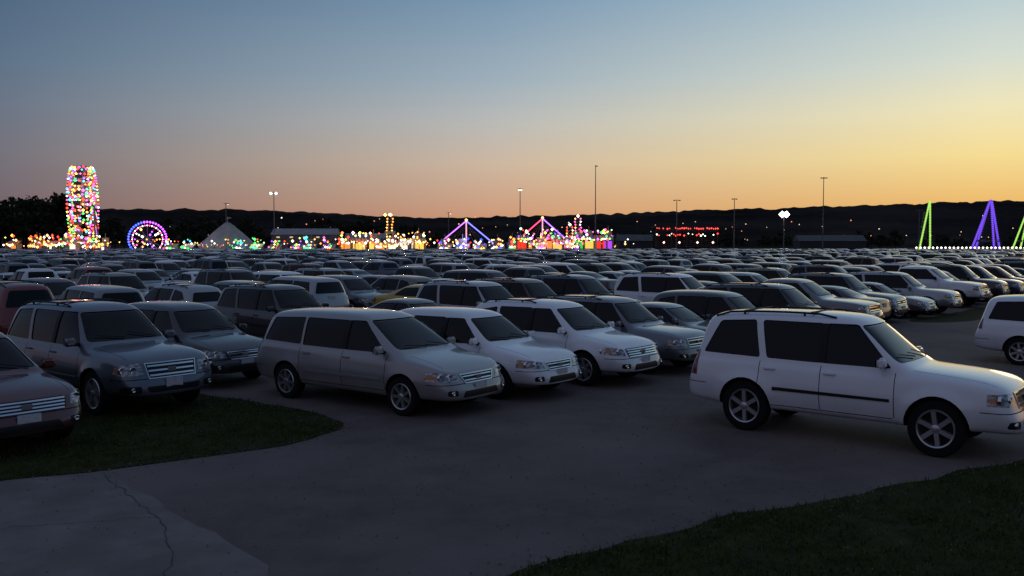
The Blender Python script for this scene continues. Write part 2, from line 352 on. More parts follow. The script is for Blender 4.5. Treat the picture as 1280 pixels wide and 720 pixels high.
cuv=dict(name='crossover',W=.91,R=.35,ax=(1.31,-1.31),flare=.025,dt=.075,st=[
(-2.34,.42,.98,1.46,.6,.42,-.02,.34),(-2.28,.38,1.0,1.54,.94,.55,-.02,.34),(-2.05,.33,1.02,1.60,1,.62,0,.16),(-1.7,.31,1.02,1.65,1,.65),(-1.3,.30,1.01,1.68,1,.66),(-.5,.29,.99,1.70,1,.66),(.1,.29,.98,1.67,1,.64),(.35,.29,.97,1.60,1,.62),(.70,.29,.96,1.34,1,.69),(1.06,.29,.95,1.07,1,.77),(1.15,.29,.94,1.04,1,.73),(1.5,.30,.92,1.0,1,.70),(1.85,.30,.87,.94,.97,.66),(2.05,.30,.82,.87,.90,.6,.02,-.05),(2.17,.32,.78,.82,.77,.5,.03,-.08),(2.22,.34,.75,.79,.45,.32,.03,-.08)],
 side=[[(.80,1.04),(-.17,1.04),(-.17,1.53),(.24,1.53)],[(-.22,1.04),(-1.05,1.06),(-1.12,1.53),(-.22,1.54)],[(-1.14,1.08),(-1.88,1.20),(-1.66,1.44),(-1.20,1.52)]],
 ws=(1.10,1.53,.68,.53,.18),rw=(1.10,1.43,.62,.48,-1.8),seams=(.86,-.195,-1.1),sz=(.42,1.0),hood=(1.14,2.0,.66,.80),bz=.60,
 head=[(.44,.64),(1.0,.68),(1.0,.85),(.50,.77)],hwrap=.42,tail=[(.70,.86),(1.1,.86),(1.1,1.22),(.76,1.22)],grille=[(-.34,.62),(.34,.62),(.40,.75),(-.40,.75)],bars=2,
 intake=[(-.46,.37),(.46,.37),(.40,.49),(-.40,.49)],fog=[(.56,.41),(.74,.42),(.74,.51),(.56,.51)],pz=.54,rpz=.9,mir=(.76,1.06),handles=(-.05,-.92),hz=.91,cowl=1.06,spokes=5,sw=1.2)
cuvs=dict(cuv); cuvs.update(name='crossover_slat',rack=(-1.75,-.2,.53),grille=[(-.52,.62),(.52,.62),(.56,.80),(-.56,.80)],bars=4,bt=.022,surround=False,head=[(.60,.66),(1.0,.70),(1.0,.86),(.62,.80)],spokes=7)
sed=dict(name='sedan',W=.90,R=.325,ax=(1.40,-1.36),flare=.015,dt=.055,st=[
(-2.44,.42,.90,.97,.55,.40,0,.06),(-2.38,.36,.92,1.01,.88,.60,0,.05),(-2.15,.32,.94,1.05,.98,.66),(-1.72,.30,.94,1.07,1,.68),(-1.62,.30,.94,1.09,1,.72),(-1.28,.29,.94,1.24,1,.66),(-.93,.29,.93,1.39,1,.59),(-.7,.29,.93,1.43,1,.60),(-.25,.28,.92,1.45,1,.61),(.1,.28,.91,1.42,1,.60),(.28,.28,.91,1.37,1,.58),(.66,.28,.90,1.17,1,.66),(1.03,.28,.89,.97,1,.75),(1.12,.28,.88,.95,1,.71),(1.5,.28,.86,.92,1,.68),(1.95,.28,.80,.86,.97,.64),(2.2,.28,.74,.79,.90,.58,.02,-.04),(2.32,.30,.70,.74,.76,.50,.03,-.06),(2.37,.32,.67,.71,.45,.3,.03,-.06)],
 side=[[(.78,.985),(-.19,.985),(-.19,1.33),(.18,1.325)],[(-.24,.985),(-1.28,1.0),(-1.16,1.12),(-.88,1.30),(-.24,1.335)]],
 ws=(1.0,1.32,.66,.52,.1),rw=(1.12,1.32,.60,.51,-.85),seams=(.86,-.215,-1.2),sz=(.38,.94),hood=(1.12,2.1,.62,.72),bz=.53,
 head=[(.42,.56),(1.0,.60),(1.0,.76),(.50,.68)],hwrap=.45,tail=[(.48,.72),(1.1,.72),(1.1,.90),(.5,.88)],twrap=.3,grille=[(-.32,.56),(.32,.56),(.38,.67),(-.38,.67)],bars=3,bt=.01,
 intake=[(-.46,.33),(.46,.33),(.40,.43),(-.40,.43)],fog=[(.56,.36),(.72,.37),(.72,.44),(.56,.44)],pz=.47,rpz=.80,mir=(.74,.99),handles=(-.06,-1.0),hz=.86,cowl=1.03,spokes=7,sw=.9)
pick=dict(name='pickup',W=.98,R=.39,ax=(1.88,-1.80),flare=.03,st=[
(-2.86,.60,1.12,1.22,.7,.6),(-2.81,.54,1.18,1.28,.96,.84),(-2.6,.50,1.2,1.30,1,.88),(-1.8,.48,1.2,1.30,1,.88),(-1.0,.46,1.2,1.30,1,.88),(-.94,.46,1.2,1.34,1,.86),(-.86,.46,1.2,1.78,1,.71),(-.5,.46,1.18,1.86,1,.73),(.3,.45,1.17,1.86,1,.73),(.6,.45,1.16,1.79,1,.70),(.95,.45,1.15,1.51,1,.76),(1.3,.45,1.14,1.24,1,.82),(1.4,.45,1.13,1.21,1,.80),(1.85,.45,1.12,1.19,1,.79),(2.4,.46,1.08,1.14,.98,.76),(2.65,.46,1.03,1.09,.95,.72,.04,-.02),(2.76,.48,1.0,1.06,.88,.66,.06,-.03),(2.80,.50,.98,1.04,.5,.4,.06,-.03)],
 side=[[(1.0,1.25),(.01,1.25),(.01,1.71),(.47,1.71)],[(-.05,1.25),(-.76,1.25),(-.76,1.71),(-.05,1.71)]],
 ws=(1.28,1.71,.74,.61,.42),rw=(1.40,1.70,.60,.56,-.75),seams=(1.1,-.02,-.83),sz=(.55,1.2),hood=(1.4,2.6,.74,1.02),bz=.74,
 head=[(.60,.80),(1.1,.80),(1.1,1.0),(.60,1.0)],hwrap=.25,tail=[(.84,.82),(1.2,.82),(1.2,1.18),(.84,1.18)],twrap=.12,grille=[(-.52,.80),(.52,.80),(.54,1.0),(-.54,1.0)],bars=2,bt=.03,
 intake=[(-.4,.55),(.4,.55),(.4,.62),(-.4,.62)],fog=[(.62,.54),(.80,.54),(.80,.63),(.62,.63)],pz=.68,rpz=.7,mir=(.92,1.26),handles=(.12,-.72),hz=1.10,cowl=1.3,bed=(-2.74,-1.03,.80,.85),spokes=6,sw=1.2,mirmat=PLASTIC)
CARS={}
for sp in (suv,suvb,van,cuv,cuvs,sed,pick): CARS[sp['name']]=build_car(sp)
for m in list(bpy.data.meshes):
    if m.users==0 and m not in CARS.values(): bpy.data.meshes.remove(m)
OBN={'suv':'parked_suv','suv_large':'parked_suv','minivan':'parked_minivan','crossover':'parked_crossover','crossover_slat':'parked_crossover','sedan':'parked_sedan','pickup':'parked_pickup_truck'}
placed=[]
def place(t,x,y,deg,col,metal=0.,sc=(1,1,1),z=0):
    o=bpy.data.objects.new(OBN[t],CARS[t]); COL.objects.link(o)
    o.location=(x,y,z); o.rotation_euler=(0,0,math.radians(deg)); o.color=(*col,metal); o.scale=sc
    placed.append((x,y)); return o
WHITE=(.76,.77,.80); SILVER=(.34,.35,.37); GREY=(.09,.095,.11); BLACK=(.008,.008,.010); MAROON=(.085,.005,.007)
# front row + hero vehicles (world metres)
place('suv',5.42,13.95,-39.3,WHITE,0,(1,1,1.05))
place('minivan',-2.60,17.0,-36,(.33,.32,.32),.3)
place('crossover',-.78,18.5,-39,WHITE,0,(1,1,.98))
place('crossover_slat',1.05,20.15,-40,WHITE,0,(1.03,1.02,1.03))
place('suv',2.6,21.9,-41,(.14,.15,.17),.5,(.96,.97,.93))
place('sedan',4.15,23.7,-41,GREY,.5)
place('crossover',6.0,25.0,-41,(.04,.045,.055),.3)
place('suv',7.9,26.2,-41,(.02,.022,.03),.2)
place('suv_large',-7.85,16.95,-38,(.12,.135,.17),.45,(1.0,1.02,1.03))
place('crossover_slat',-8.6,13.75,-38,MAROON,.1,(1.03,1.04,1.0))
place('crossover',-7.35,19.95,-38,(.014,.013,.016),.2)
place('minivan',14.3,21.5,-41,WHITE)
place('suv_large',6.4,33.8,-38,WHITE,0,(1.06,1.02,1.03))
place('sedan',-3.1,34.5,-30,(.50,.32,.015),0)
place('suv',-6.6,25.6,-40,(.012,.012,.016),.1)
# field
D=Vector((.755,-.656)); RW=Vector((.66,.751)); base=Vector((-2.72,17.0))
cols=[(WHITE,0)]*6+[(SILVER,.5)]*5+[((.20,.21,.23),.5)]*4+[(GREY,.5)]*5+[(BLACK,0)]*7+[((.02,.035,.08),.3)]*3+[(MAROON,.2)]*2+[((.18,.16,.12),.4)]*2+[((.04,.07,.13),.3)]+[((.18,.012,.012),0)]+[((.03,.05,.045),.2)]
types=['sedan']*7+['crossover']*5+['suv']*3+['suv_large']*2+['minivan']*2+['pickup']*3+['crossover_slat']
offs=[0,5.7]; 
d=5.7
while d<330: offs+= [d+10.6,d+16.2]; d+=16.2
near=list(placed)
cnt=0
for ri,of in enumerate(offs):
    for k in range(-60,160):
        s=k*2.68+random.uniform(-.12,.12)+ (ri*.9)
        if ri==0 and s<12.5: continue
        if random.random()<.05: continue
        p=base+RW*s-D*(of+random.uniform(-.4,.4))
        if p.y<17 or p.y>235: continue
        px=640+1108*p.x/p.y
        if px<-160 or px>1440: continue
        if ri==1 and s<3.5: continue
        if any((p.x-a)**2+(p.y-b)**2<(2.35 if p.y<45 else 2.6)**2 for a,b in near): continue
        if p.y>30 and p.x>0 and (p.x-19)**2+(p.y-37)**2<5: continue
        c,mt=random.choice(cols); t=random.choice(types); g=random.uniform(.8,1.08)
        flip=180 if (ri%2==0 and ri>0 and random.random()<.8) or random.random()<.12 else 0
        q=random.uniform(.96,1.04)
        place(t,p.x,p.y,-41+flip+random.uniform(-2.5,2.5),tuple(min(.8,v*g) for v in c),mt,(q,1,random.uniform(.96,1.05)))
        cnt+=1
# ---------------------------------------------------------------- ground
DIRT=noise_mat('dry_ground',(.03,.03,.02),(.06,.052,.038),scale=.05,rough=.95)
ASPH=noise_mat('dusty_asphalt',(.105,.082,.078),(.148,.117,.110),scale=1.1,detail=9,rough=.9,bump=.7,bscale=45,c3=(.165,.133,.124),scale2=.22,bdist=.014,spec=.2)
CONC=noise_mat('worn_concrete',(.15,.136,.132),(.20,.182,.176),scale=2.2,detail=9,rough=.9,bump=.4,bscale=60,c3=(.13,.115,.11),scale2=.5,spec=.2)
GRS=noise_mat('grass_soil',(.018,.022,.008),(.040,.044,.016),scale=3,detail=8,rough=1,bump=.6,bscale=30,spec=.1)
BLADE=noise_mat('grass_blades',(.032,.052,.010),(.080,.088,.020),scale=1.5,detail=5,rough=.9,spec=.1)
def sheet(name,pts,z,material,jit=0.,step=.25):
    out=[]
    if jit:
        for i in range(len(pts)):
            a=Vector(pts[i]);b=Vector(pts[(i+1)%len(pts)]); n=max(1,int((b-a).length/step))
            for j in range(n):
                p=a.lerp(b,j/n); nn=noise.noise_vector(Vector((p.x*1.3,p.y*1.3,3)))+.5*noise.noise_vector(Vector((p.x*5,p.y*5,1)))
                out.append((p.x+nn.x*jit,p.y+nn.y*jit))
    else: out=pts
    bm=bmesh.new(); f=bm.faces.new([bm.verts.new((x,y,z)) for x,y in out]); 
    bmesh.ops.triangulate(bm,faces=[f]); bmesh.ops.recalc_face_normals(bm,faces=bm.faces)
    if bm.faces[:][0].normal.z<0: bmesh.ops.reverse_faces(bm,faces=bm.faces)
    me=bpy.data.meshes.new(name); bm.to_mesh(me); bm.free(); me.materials.append(material)
    o=bpy.data.objects.new(name,me); COL.objects.link(o); return o,out
def smoothpts(pts,n=5):
    out=[];k=len(pts)
    for i in range(k):
        p0,p1,p2,p3=[Vector(pts[(i+j)%k]) for j in(-1,0,1,2)]
        for j in range(n):
            t=j/n; out.append(tuple(.5*((2*p1)+(-p0+p2)*t+(2*p0-5*p1+4*p2-p3)*t*t+(-p0+3*p1-3*p2+p3)*t**3)))
    return out
sheet('ground',[(4500*math.cos(t),4500*math.sin(t)) for t in [2*math.pi*i/64 for i in range(64)]],0,DIRT)
sheet('parking_lot',[(-260,-25),(260,-25),(260,250),(-260,250)],.004,ASPH)
sheet('concrete_apron',[(-16,9.7),(-9,10.5),(-5.3,11.4),(-4.5,10.6),(-3.7,9.7),(-2.9,8.9),(-2.3,8.1),(-1.9,7.2),(-1.5,5.5),(-1.0,2),(-16,2)],.008,CONC,.10)
isl=smoothpts([(-6.2,17.6),(-4.9,16.7),(-3.6,15.7),(-2.95,14.9),(-2.9,14.0),(-3.6,12.9),(-5.1,11.8),(-6.4,11.1),(-9,10.3),(-14,9.7),(-20,12),(-18,20),(-10,22),(-7.5,19.5)])
_,isl=sheet('grass_island',isl,.014,GRS,.12)
rg=smoothpts([(-.6,7.0),(.1,7.95),(.95,8.6),(2.25,9.5),(3.85,10.35),(5.6,11.3),(7.1,12.1),(9.5,13.0),(14,15.5),(22,19),(26,10),(14,3),(3,2),(-1,4)])
_,rg=sheet('grass_verge',rg,.014,GRS,.16)
_,g3=sheet('grass_strip',smoothpts([(15.5,34.5),(18,37),(22,41.5),(23,41),(19.5,36),(16.6,33.8)]),.014,GRS,.1)
mb=MB()
def crack(pts,w):
    P=[]
    for a,b in zip(pts[:-1],pts[1:]):
        a=Vector(a);b=Vector(b); n=int((b-a).length/.12)+1
        for j in range(n):
            q=a.lerp(b,j/n); P.append(q+Vector((random.uniform(-.025,.025),random.uniform(-.03,.03))))
    for i in range(len(P)-1):
        t=(P[i+1]-P[i]).normalized(); nrm=Vector((-t.y,t.x))*w*random.uniform(.3,1)
        mb.add([(*(P[i]-nrm),.0125),(*(P[i]+nrm),.0125),(*(P[i+1]+nrm),.0125),(*(P[i+1]-nrm),.0125)],[(0,3,2,1)])
crack([(-5.25,11.3),(-4.3,10.1),(-3.7,9.3),(-3.2,8.2),(-3.0,7)],.008)
crack([(-3.9,9.6),(-5.4,9.2),(-8,9.0)],.005)
mb.obj('pavement_cracks',[mat('crack_dark',(.06,.056,.054),1)])
# loose gravel along the pavement edges
mb=MB(); allp=[(x,y) for x,y in isl+rg if -9<x<12 and 6<y<20]
for i in range(2600):
    if random.random()<.45: x,y=random.choice(allp); x+=random.gauss(0,.16); y+=random.gauss(0,.16)
    else: x=random.uniform(-7,9); y=random.uniform(7.2,17)
    r=random.uniform(.004,.013); mb.octa((x,y,.016),r,(0,0,0))
mb.obj('loose_gravel',[noise_mat('gravel',(.10,.085,.08),(.24,.21,.19),scale=30)])
# grass blades
def inside(P,poly):
    x,y=P[:,0],P[:,1]; r=np.zeros(len(P),bool); n=len(poly)
    for i in range(n):
        x1,y1=poly[i];x2,y2=poly[(i+1)%n]
        c=((y1>y)!=(y2>y)); 
        with np.errstate(divide='ignore',invalid='ignore'): xx=(x2-x1)*(y-y1)/(y2-y1+1e-12)+x1
        r^=c&(x<xx)
    return r
def blades(name,poly,box,n,hmin,hmax):
    P=np.random.rand(n,2)*[box[1]-box[0],box[3]-box[2]]+[box[0],box[2]]; P=P[inside(P,poly)]
    dens=np.array([noise.noise(Vector((a*.9,b*.9,0))) for a,b in P]); P=P[np.random.rand(len(P))<.62+dens*.8]
    m=len(P); a=np.random.rand(m)*2*np.pi; w=.007+np.random.rand(m)*.006; h=hmin+np.random.rand(m)**2*(hmax-hmin)
    la=np.random.rand(m)*2*np.pi; ln=h*np.random.rand(m)*.7
    v=np.zeros((m,3,3)); v[:,0,0]=P[:,0]-np.cos(a)*w; v[:,0,1]=P[:,1]-np.sin(a)*w; v[:,1,0]=P[:,0]+np.cos(a)*w; v[:,1,1]=P[:,1]+np.sin(a)*w
    v[:,0,2]=v[:,1,2]=.012; v[:,2,0]=P[:,0]+np.cos(la)*ln; v[:,2,1]=P[:,1]+np.sin(la)*ln; v[:,2,2]=h+.012
    me=bpy.data.meshes.new(name); me.from_pydata(v.reshape(-1,3).tolist(),[],np.arange(m*3).reshape(-1,3).tolist()); me.materials.append(BLADE)
    o=bpy.data.objects.new(name,me); COL.objects.link(o)
blades('grass',isl,(-13,-2.6,9.5,19),90000,.015,.07)
blades('grass',rg,(-.8,11,5,16),120000,.015,.08)
# ---------------------------------------------------------------- hills
px=np.array([-900,-300,0,130,300,450,520,600,700,800,900,1000,1100,1200,1280,1700,2400]); yt=np.array([255,257,260,262,263,268,274,272,269,267,264,260,256,254,252,248,246])
nc,nr=1500,26
xs=np.linspace(-900,2400,nc); rngv=np.random.RandomState(3)
def fn(x,step,amp):
    g=rngv.randn(int(3600/step)+3)*amp; return np.interp(x,np.linspace(-1000,2600,len(g)),g)
bump=fn(xs,90,.8)+fn(xs,25,.5)+fn(xs,6,.5)
V=[]
for r in range(nr):
    Y=650+ (2100-650)*r/(nr-1); s=min(1,max(0,(Y-650)/950)); s=s*s*(3-2*s)*.75+s*.25
    if Y>1650: s=1-(Y-1650)/900
    small=fn(xs,10,1.0)*(1 if r>2 else 0)
    for i in range(nc):
        z=((305-np.interp(xs[i],px,yt)+bump[i])/1108*1600+3)*s+small[i]*1.0-(.5 if r<1 else 0)
        V.append(((xs[i]-640)/1108*Y,Y,z))
F=[(r*nc+i,r*nc+i+1,(r+1)*nc+i+1,(r+1)*nc+i) for r in range(nr-1) for i in range(nc-1)]
me=bpy.data.meshes.new('hills'); me.from_pydata(V,[],F); me.materials.append(noise_mat('hill_woods',(.014,.013,.013),(.030,.026,.024),scale=.012,detail=10,rough=1,c3=(.045,.036,.032),scale2=.004,spec=0))
o=bpy.data.objects.new('hills',me); COL.objects.link(o)
# ---------------------------------------------------------------- trees
def tree_data(h,seed,leaves=1100,spread=.36):
    rs=random.Random(seed); mb=MB()
    r0=h*.022; pts=[Vector((0,0,0)),Vector((rs.uniform(-.3,.3),rs.uniform(-.3,.3),h*.3)),Vector((rs.uniform(-.6,.6),rs.uniform(-.6,.6),h*.6)),Vector((rs.uniform(-.8,.8),0,h*.88))]
    for i in range(3): mb.beam(pts[i],pts[i+1],r0*(1-.28*i),r0*(.72-.25*i),6,0)
    cl=[]
    for i in range(15):
        z=rs.uniform(.25,.85)*h; a=rs.uniform(0,6.28); L=h*spread*math.sin(min(1,(1.05-z/h)*1.5)*1.5)*rs.uniform(.6,1)
        p=Vector((0,0,z)); q=p+Vector((math.cos(a)*L,math.sin(a)*L,L*.35)); mb.beam(p,q,r0*.35,r0*.1,4,0); cl.append((q,h*rs.uniform(.07,.13))); cl.append((p.lerp(q,.6),h*rs.uniform(.06,.1)))
    cl.append((pts[3],h*.1))
    for i in range(leaves):
        c,r=rs.choice(cl); d=Vector((rs.gauss(0,1),rs.gauss(0,1),rs.gauss(0,.8))); d=d.normalized()*r*rs.uniform(.4,1.15)
        p=c+d; n=Vector((rs.gauss(0,1),rs.gauss(0,1),rs.gauss(0,1))).normalized(); a=n.orthogonal()*h*.017*rs.uniform(.6,1.4); b=n.cross(a)
        mb.add([p-a-b,p+a-b*.6,p+a+b,p-a*.7+b],[(0,1,2,3)],1)
    return mb
variants=[tree_data(1.0*20,s) for s in (1,2,3,4)]
BARK=mat('bark',(.03,.025,.02),.9); LEAF=noise_mat('foliage',(.014,.020,.010),(.036,.042,.018),scale=.25,detail=5,rough=.9)
def forest(name,items):
    V=[];F=[];Mi=[]
    for vi,x,y,sc in items:
        t=variants[vi]; o=len(V); a=random.random()*6.28; c,s=math.cos(a),math.sin(a); wx=random.uniform(.9,1.3)
        V+=[(x+sc*wx*(p[0]*c-p[1]*s),y+sc*wx*(p[0]*s+p[1]*c),p[2]*sc) for p in t.v]; F+=[tuple(i+o for i in f) for f in t.f]; Mi+=t.m
    me=bpy.data.meshes.new(name); me.from_pydata(V,[],F); me.materials.append(BARK); me.materials.append(LEAF); me.polygons.foreach_set('material_index',Mi)
    o=bpy.data.objects.new(name,me); COL.objects.link(o)
it=[]
for i in range(44):
    y=random.uniform(375,420); p=random.uniform(-160,150); h=random.uniform(20,25.5) if p<95 else random.uniform(13,18)
    it.append((i%4,(p-640)/1108*y,y,h/20))
forest('distant_trees',it)
it=[]
for i in range(150):
    y=random.uniform(430,560); p=random.uniform(120,1420); it.append((i%4,(p-640)/1108*y,y,random.uniform(5,10.5)/20))
for i in range(30):
    y=random.uniform(400,470); p=random.uniform(130,520); it.append((i%4,(p-640)/1108*y,y,random.uniform(11,17)/20))
forest('distant_treeline',it)
# ---------------------------------------------------------------- fairground
m,nt,b=newmat('light_bulbs'); at=nt.nodes.new('ShaderNodeAttribute'); at.attribute_name='col'; nt.links.new(at.outputs['Color'],b.inputs['Emission Color']); b.inputs['Emission Strength'].default_value=1.5
b.inputs['Base Color'].default_value=(.05,.05,.05,1); m.cycles.emission_sampling='NONE'; BULB=m
STEEL=mat('painted_steel',(.14,.14,.15),.5,.3); DARK=mat('dark_structure',(.03,.03,.034),.7); CANV=noise_mat('white_canvas',(.26,.26,.27),(.36,.35,.36),scale=.4,rough=.8)
WALLM=noise_mat('stall_panels',(.12,.10,.10),(.22,.2,.2),scale=.5,rough=.7)
ROOFD=noise_mat('metal_roof',(.05,.05,.055),(.08,.08,.085),scale=.4,rough=.6)
R_=(2.6,.12,.06);G_=(.15,2.2,.3);B_=(.12,.25,3.0);P_=(1.3,.2,3.0);Y_=(3.0,1.7,.3);W_=(3.0,2.8,2.4);O_=(3,.8,.12);K_=(2.8,.25,1.2);C_=(.2,1.9,2.3)
def empty(name,loc=(0,0,0),rz=0):
    e=bpy.data.objects.new(name,None); COL.objects.link(e); e.location=loc; e.rotation_euler=(0,0,rz); e.empty_display_size=2; return e
fw=empty('ferris_wheel',(-144.6,300,0),math.radians(107.5))
st=MB(); lt=MB(); hub=15.9; r=13.0; hw=2.9
pal=[R_,Y_,G_,O_,P_,R_,C_,K_]
for s in (-hw,hw):
    for a in (-6,6): st.beam((a,s*1.5,0),(0,s*1.1,hub),.3)
    N=32
    for i in range(N):
        t0,t1=2*math.pi*i/N,2*math.pi*(i+1)/N
        p=Vector((r*math.cos(t0),s,hub+r*math.sin(t0))); q=Vector((r*math.cos(t1),s,hub+r*math.sin(t1))); st.beam(p,q,.12,n=4)
        if i%2==0: st.beam((0,s,hub),p,.1,n=4)
    for i in range(16):
        t=2*math.pi*i/16
        for j in range(2,15):
            rr=r*j/14
            if random.random()<.7: lt.octa((rr*math.cos(t),s,hub+rr*math.sin(t)),random.uniform(.26,.42),pal[(j//2+i+ (2 if s>0 else 0))%8])
    for i in range(64):
        t=2*math.pi*i/64; lt.octa((r*math.cos(t),s,hub+r*math.sin(t)),random.uniform(.28,.44),(W_ if i%5==0 else pal[(i//2)%8]))
for i in range(24):
    t=2*math.pi*(i+.5)/24; x,z=(r+.2)*math.cos(t),hub+(r+.2)*math.sin(t)
    st.beam((x,-hw,z),(x,hw,z),.08,n=4); st.box((x,0,z-1.2),(1.5,2.2,1.1)); st.box((x,0,z+.1),(1.7,2.4,.15))
    for q in (-1.9,-.65,.65,1.9): lt.octa((x-.7,q,z-.4+random.uniform(-.4,.4)),random.uniform(.3,.55),pal[(i+int(q*2))%8]); 
st.obj('wheel_structure',[STEEL],fw); lt.obj('wheel_lights',[BULB],fw)
rd=empty('carnival_wheel_ride',(-124,302,0),math.radians(8)); st=MB(); lt=MB(); hub=4.6; r=6.2
for i in range(40):
    t=2*math.pi*i/40; c=P_ if math.cos(t)>-.2 else B_
    p=(r*math.cos(t),0,hub+r*math.sin(t)*.95)
    if p[2]>.3: lt.octa(p,.44,c); lt.octa((p[0]*.8,0,hub+(p[2]-hub)*.8),.28,K_ if i%2 else W_)
for i in range(12):
    t=2*math.pi*i/12; q=(r*math.cos(t),0,hub+r*math.sin(t)*.95); st.beam((0,0,hub),q,.12,n=4)
    for j in (.3,.5,.65): 
        if random.random()<.6: lt.octa((q[0]*j,-.2,hub+(q[2]-hub)*j),random.uniform(.25,.5),[Y_,W_,P_,K_][i%4])
st.beam((-4,1,0),(0,.5,hub),.25); st.beam((4,1,0),(0,.5,hub),.25); st.box((0,0,.4),(12,5,.8))
st.obj('ride_structure',[STEEL],rd); lt.obj('ride_lights',[BULB],rd)
tn=empty('circus_tent',(-98,306,0)); tb=MB(); n=20
prof=[(9.8,0),(9.8,2.6),(7.8,4.6),(5.2,6.9),(2.6,9.0),(1.1,10.2),(.15,10.6)]
vs=[];k=len(prof)
for i in range(n):
    t=2*math.pi*i/n
    for rr,z in prof: vs.append((rr*math.cos(t),rr*math.sin(t)*.8,z-(.25 if i%2 and 1<rr<9 else 0)))
tb.add(vs,[(i*k+j,((i+1)%n)*k+j,((i+1)%n)*k+j+1,i*k+j+1) for i in range(n) for j in range(k-1)])
tb.beam((0,0,10),(0,0,12.4),.1)
tb.add([(0,0,12.3),(1.6,0,12),(0,0,11.6)],[(0,1,2)])
tb.obj('canvas',[CANV],tn)
lt=MB(); 
for i in range(30): t=2*math.pi*i/30; lt.octa((9.9*math.cos(t),7.95*math.sin(t),2.7),.16,(1.2,1.1,.8))
lt.obj('tent_lights',[BULB],tn)
def hall(x,y,w,d,h,rz=0,lit=True,roof=None):
    e=empty('exhibition_hall',(x,y,0),rz); mb=MB(); mb.box((0,0,h/2),(w,d,h)); 
    mb.add([(-w/2-.4,-d/2-.4,h),(w/2+.4,-d/2-.4,h),(w/2+.4,d/2+.4,h),(-w/2-.4,d/2+.4,h),(-w/2-.4,0,h+d*.2),(w/2+.4,0,h+d*.2)],[(0,1,5,4),(2,3,4,5),(0,4,3),(1,2,5)],1)
    for i in range(int(w/5)):
        xx=-w/2+2.5+i*5; mb.box((xx,-d/2-.03,1.5),(2.6,.1,2.6),0,2)
        if lit: mb.box((xx,-d/2-.03,h-1),(1.2,.1,.5),0,3,(.5,.35,.2))
    mb.obj('hall_building',[WALLM if lit else DARK,roof or CANV,DARK,BULB],e)
hall(-80,345,24,12,6.6,.05); hall(-57,350,16,10,5.2,.1); hall(60,395,26,14,4.4,0,False,ROOFD); hall(150,420,30,14,4.4,-.1,False,ROOFD)
AWN=[mat('awning',c,.8) for c in ((.4,.03,.03),(.03,.08,.35),(.4,.25,.03))]
def stall(x,y,w,h,pal,rz=0,bright=1.):
    e=empty('carnival_stall',(x,y,0),rz); st=MB(); lt=MB(); d=3
    st.box((0,d/2,h/2),(w,.15,h)); st.box((-w/2,0,h/2),(.15,d,h)); st.box((w/2,0,h/2),(.15,d,h)); st.box((0,-d/2+.2,.5),(w,.3,1.0))
    k=8
    for i in range(k):
        a=-w/2-.3+(w+.6)*i/k; b=a+(w+.6)/k
        st.add([(a,-d/2-1.2,h-.5),(b,-d/2-1.2,h-.5),(b,d/2,h+.9),(a,d/2,h+.9)],[(0,1,2,3)],1 if i%2 else 2)
    c=random.choice(pal); lt.box((0,d/2-.2,h*.55),(w*.85,.05,h*.5),0,0,tuple(v*.25*bright for v in c))
    for i in range(int(w/.7)):
        lt.octa((-w/2+.35+i*.7+random.uniform(-.2,.2),-d/2-1.25,h-.45+random.uniform(-.3,.3)),random.uniform(.25,.5),tuple(v*bright for v in random.choice(pal)))
    for i in range(int(w*1.7)):
        lt.octa((random.uniform(-w/2,w/2),-d/2,h+random.uniform(.3,3.0)),random.uniform(.2,.55),tuple(v*bright*random.uniform(.4,1.2) for v in random.choice(pal)))
    if random.random()<.4:
        st.box((0,d/2,h+1.7),(w*.7,.2,1.6)); st.beam((0,d/2,h),(0,d/2,h+4),.1)
    st.obj('stall_structure',[WALLM,CANV,random.choice(AWN)],e); lt.obj('stall_lights',[BULB],e)
warm=[Y_,O_,Y_,W_,W_,R_]; mix=[Y_,R_,W_,G_,O_,K_,P_,W_]
def px2x(p,y): return (p-640)/1108*y
for p in range(26,135,12): stall(px2x(p+random.uniform(-3,3),292),292+random.uniform(-4,4),3.6,random.uniform(2.4,3.6),warm+[R_],random.uniform(-.3,.3),1.1)
for p in (215,236,300,322,345,372,388,412): stall(px2x(p,288),288,3.4,2.2,[G_,C_,W_,G_] if p in(236,300,322,388) else mix,0,.8)
for p in range(430,540,11): stall(px2x(p+random.uniform(-3,3),285),285+random.uniform(-6,12),3.6,random.choice([2.6,3.2,4.0]),warm,random.uniform(-.3,.3),1.2)
for p in (556,578,600,622): stall(px2x(p,290),290,4,2.2,[W_,Y_,B_],0,.7)
for p in range(640,765,11): stall(px2x(p+random.uniform(-3,3),288),288+random.uniform(-6,10),3.6,random.choice([2.6,3.6,5.0]),mix,random.uniform(-.3,.3),1.05)
def drop(x,y,h,pal):
    e=empty('carnival_tower_ride',(x,y,0)); st=MB(); lt=MB()
    for a in (-.8,.8):
        for b_ in (-.8,.8): st.beam((a,b_,0),(a,b_,h),.12,n=4)
    for i in range(int(h)): st.beam((-.8,-.8,i),(.8,-.8,i+1),.07,n=4); lt.octa((-.9+random.uniform(-.2,.2),-.9,i+.5),.3,random.choice(pal)); lt.octa((.9+random.uniform(-.2,.2),-.9,i+.5),.3,random.choice(pal))
    st.box((0,0,h*.55),(3.2,3.2,1.0)); lt.octa((0,-1,h+.4),.5,W_)
    st.obj('tower',[STEEL],e); lt.obj('tower_lights',[BULB],e)
drop(px2x(712,296),296,9.0,[O_,W_,R_]); drop(px2x(722,300),300,12,[K_,W_,Y_]); drop(px2x(690,300),300,7.5,[R_,W_,B_]); drop(px2x(488,300),300,12.5,[Y_,O_])
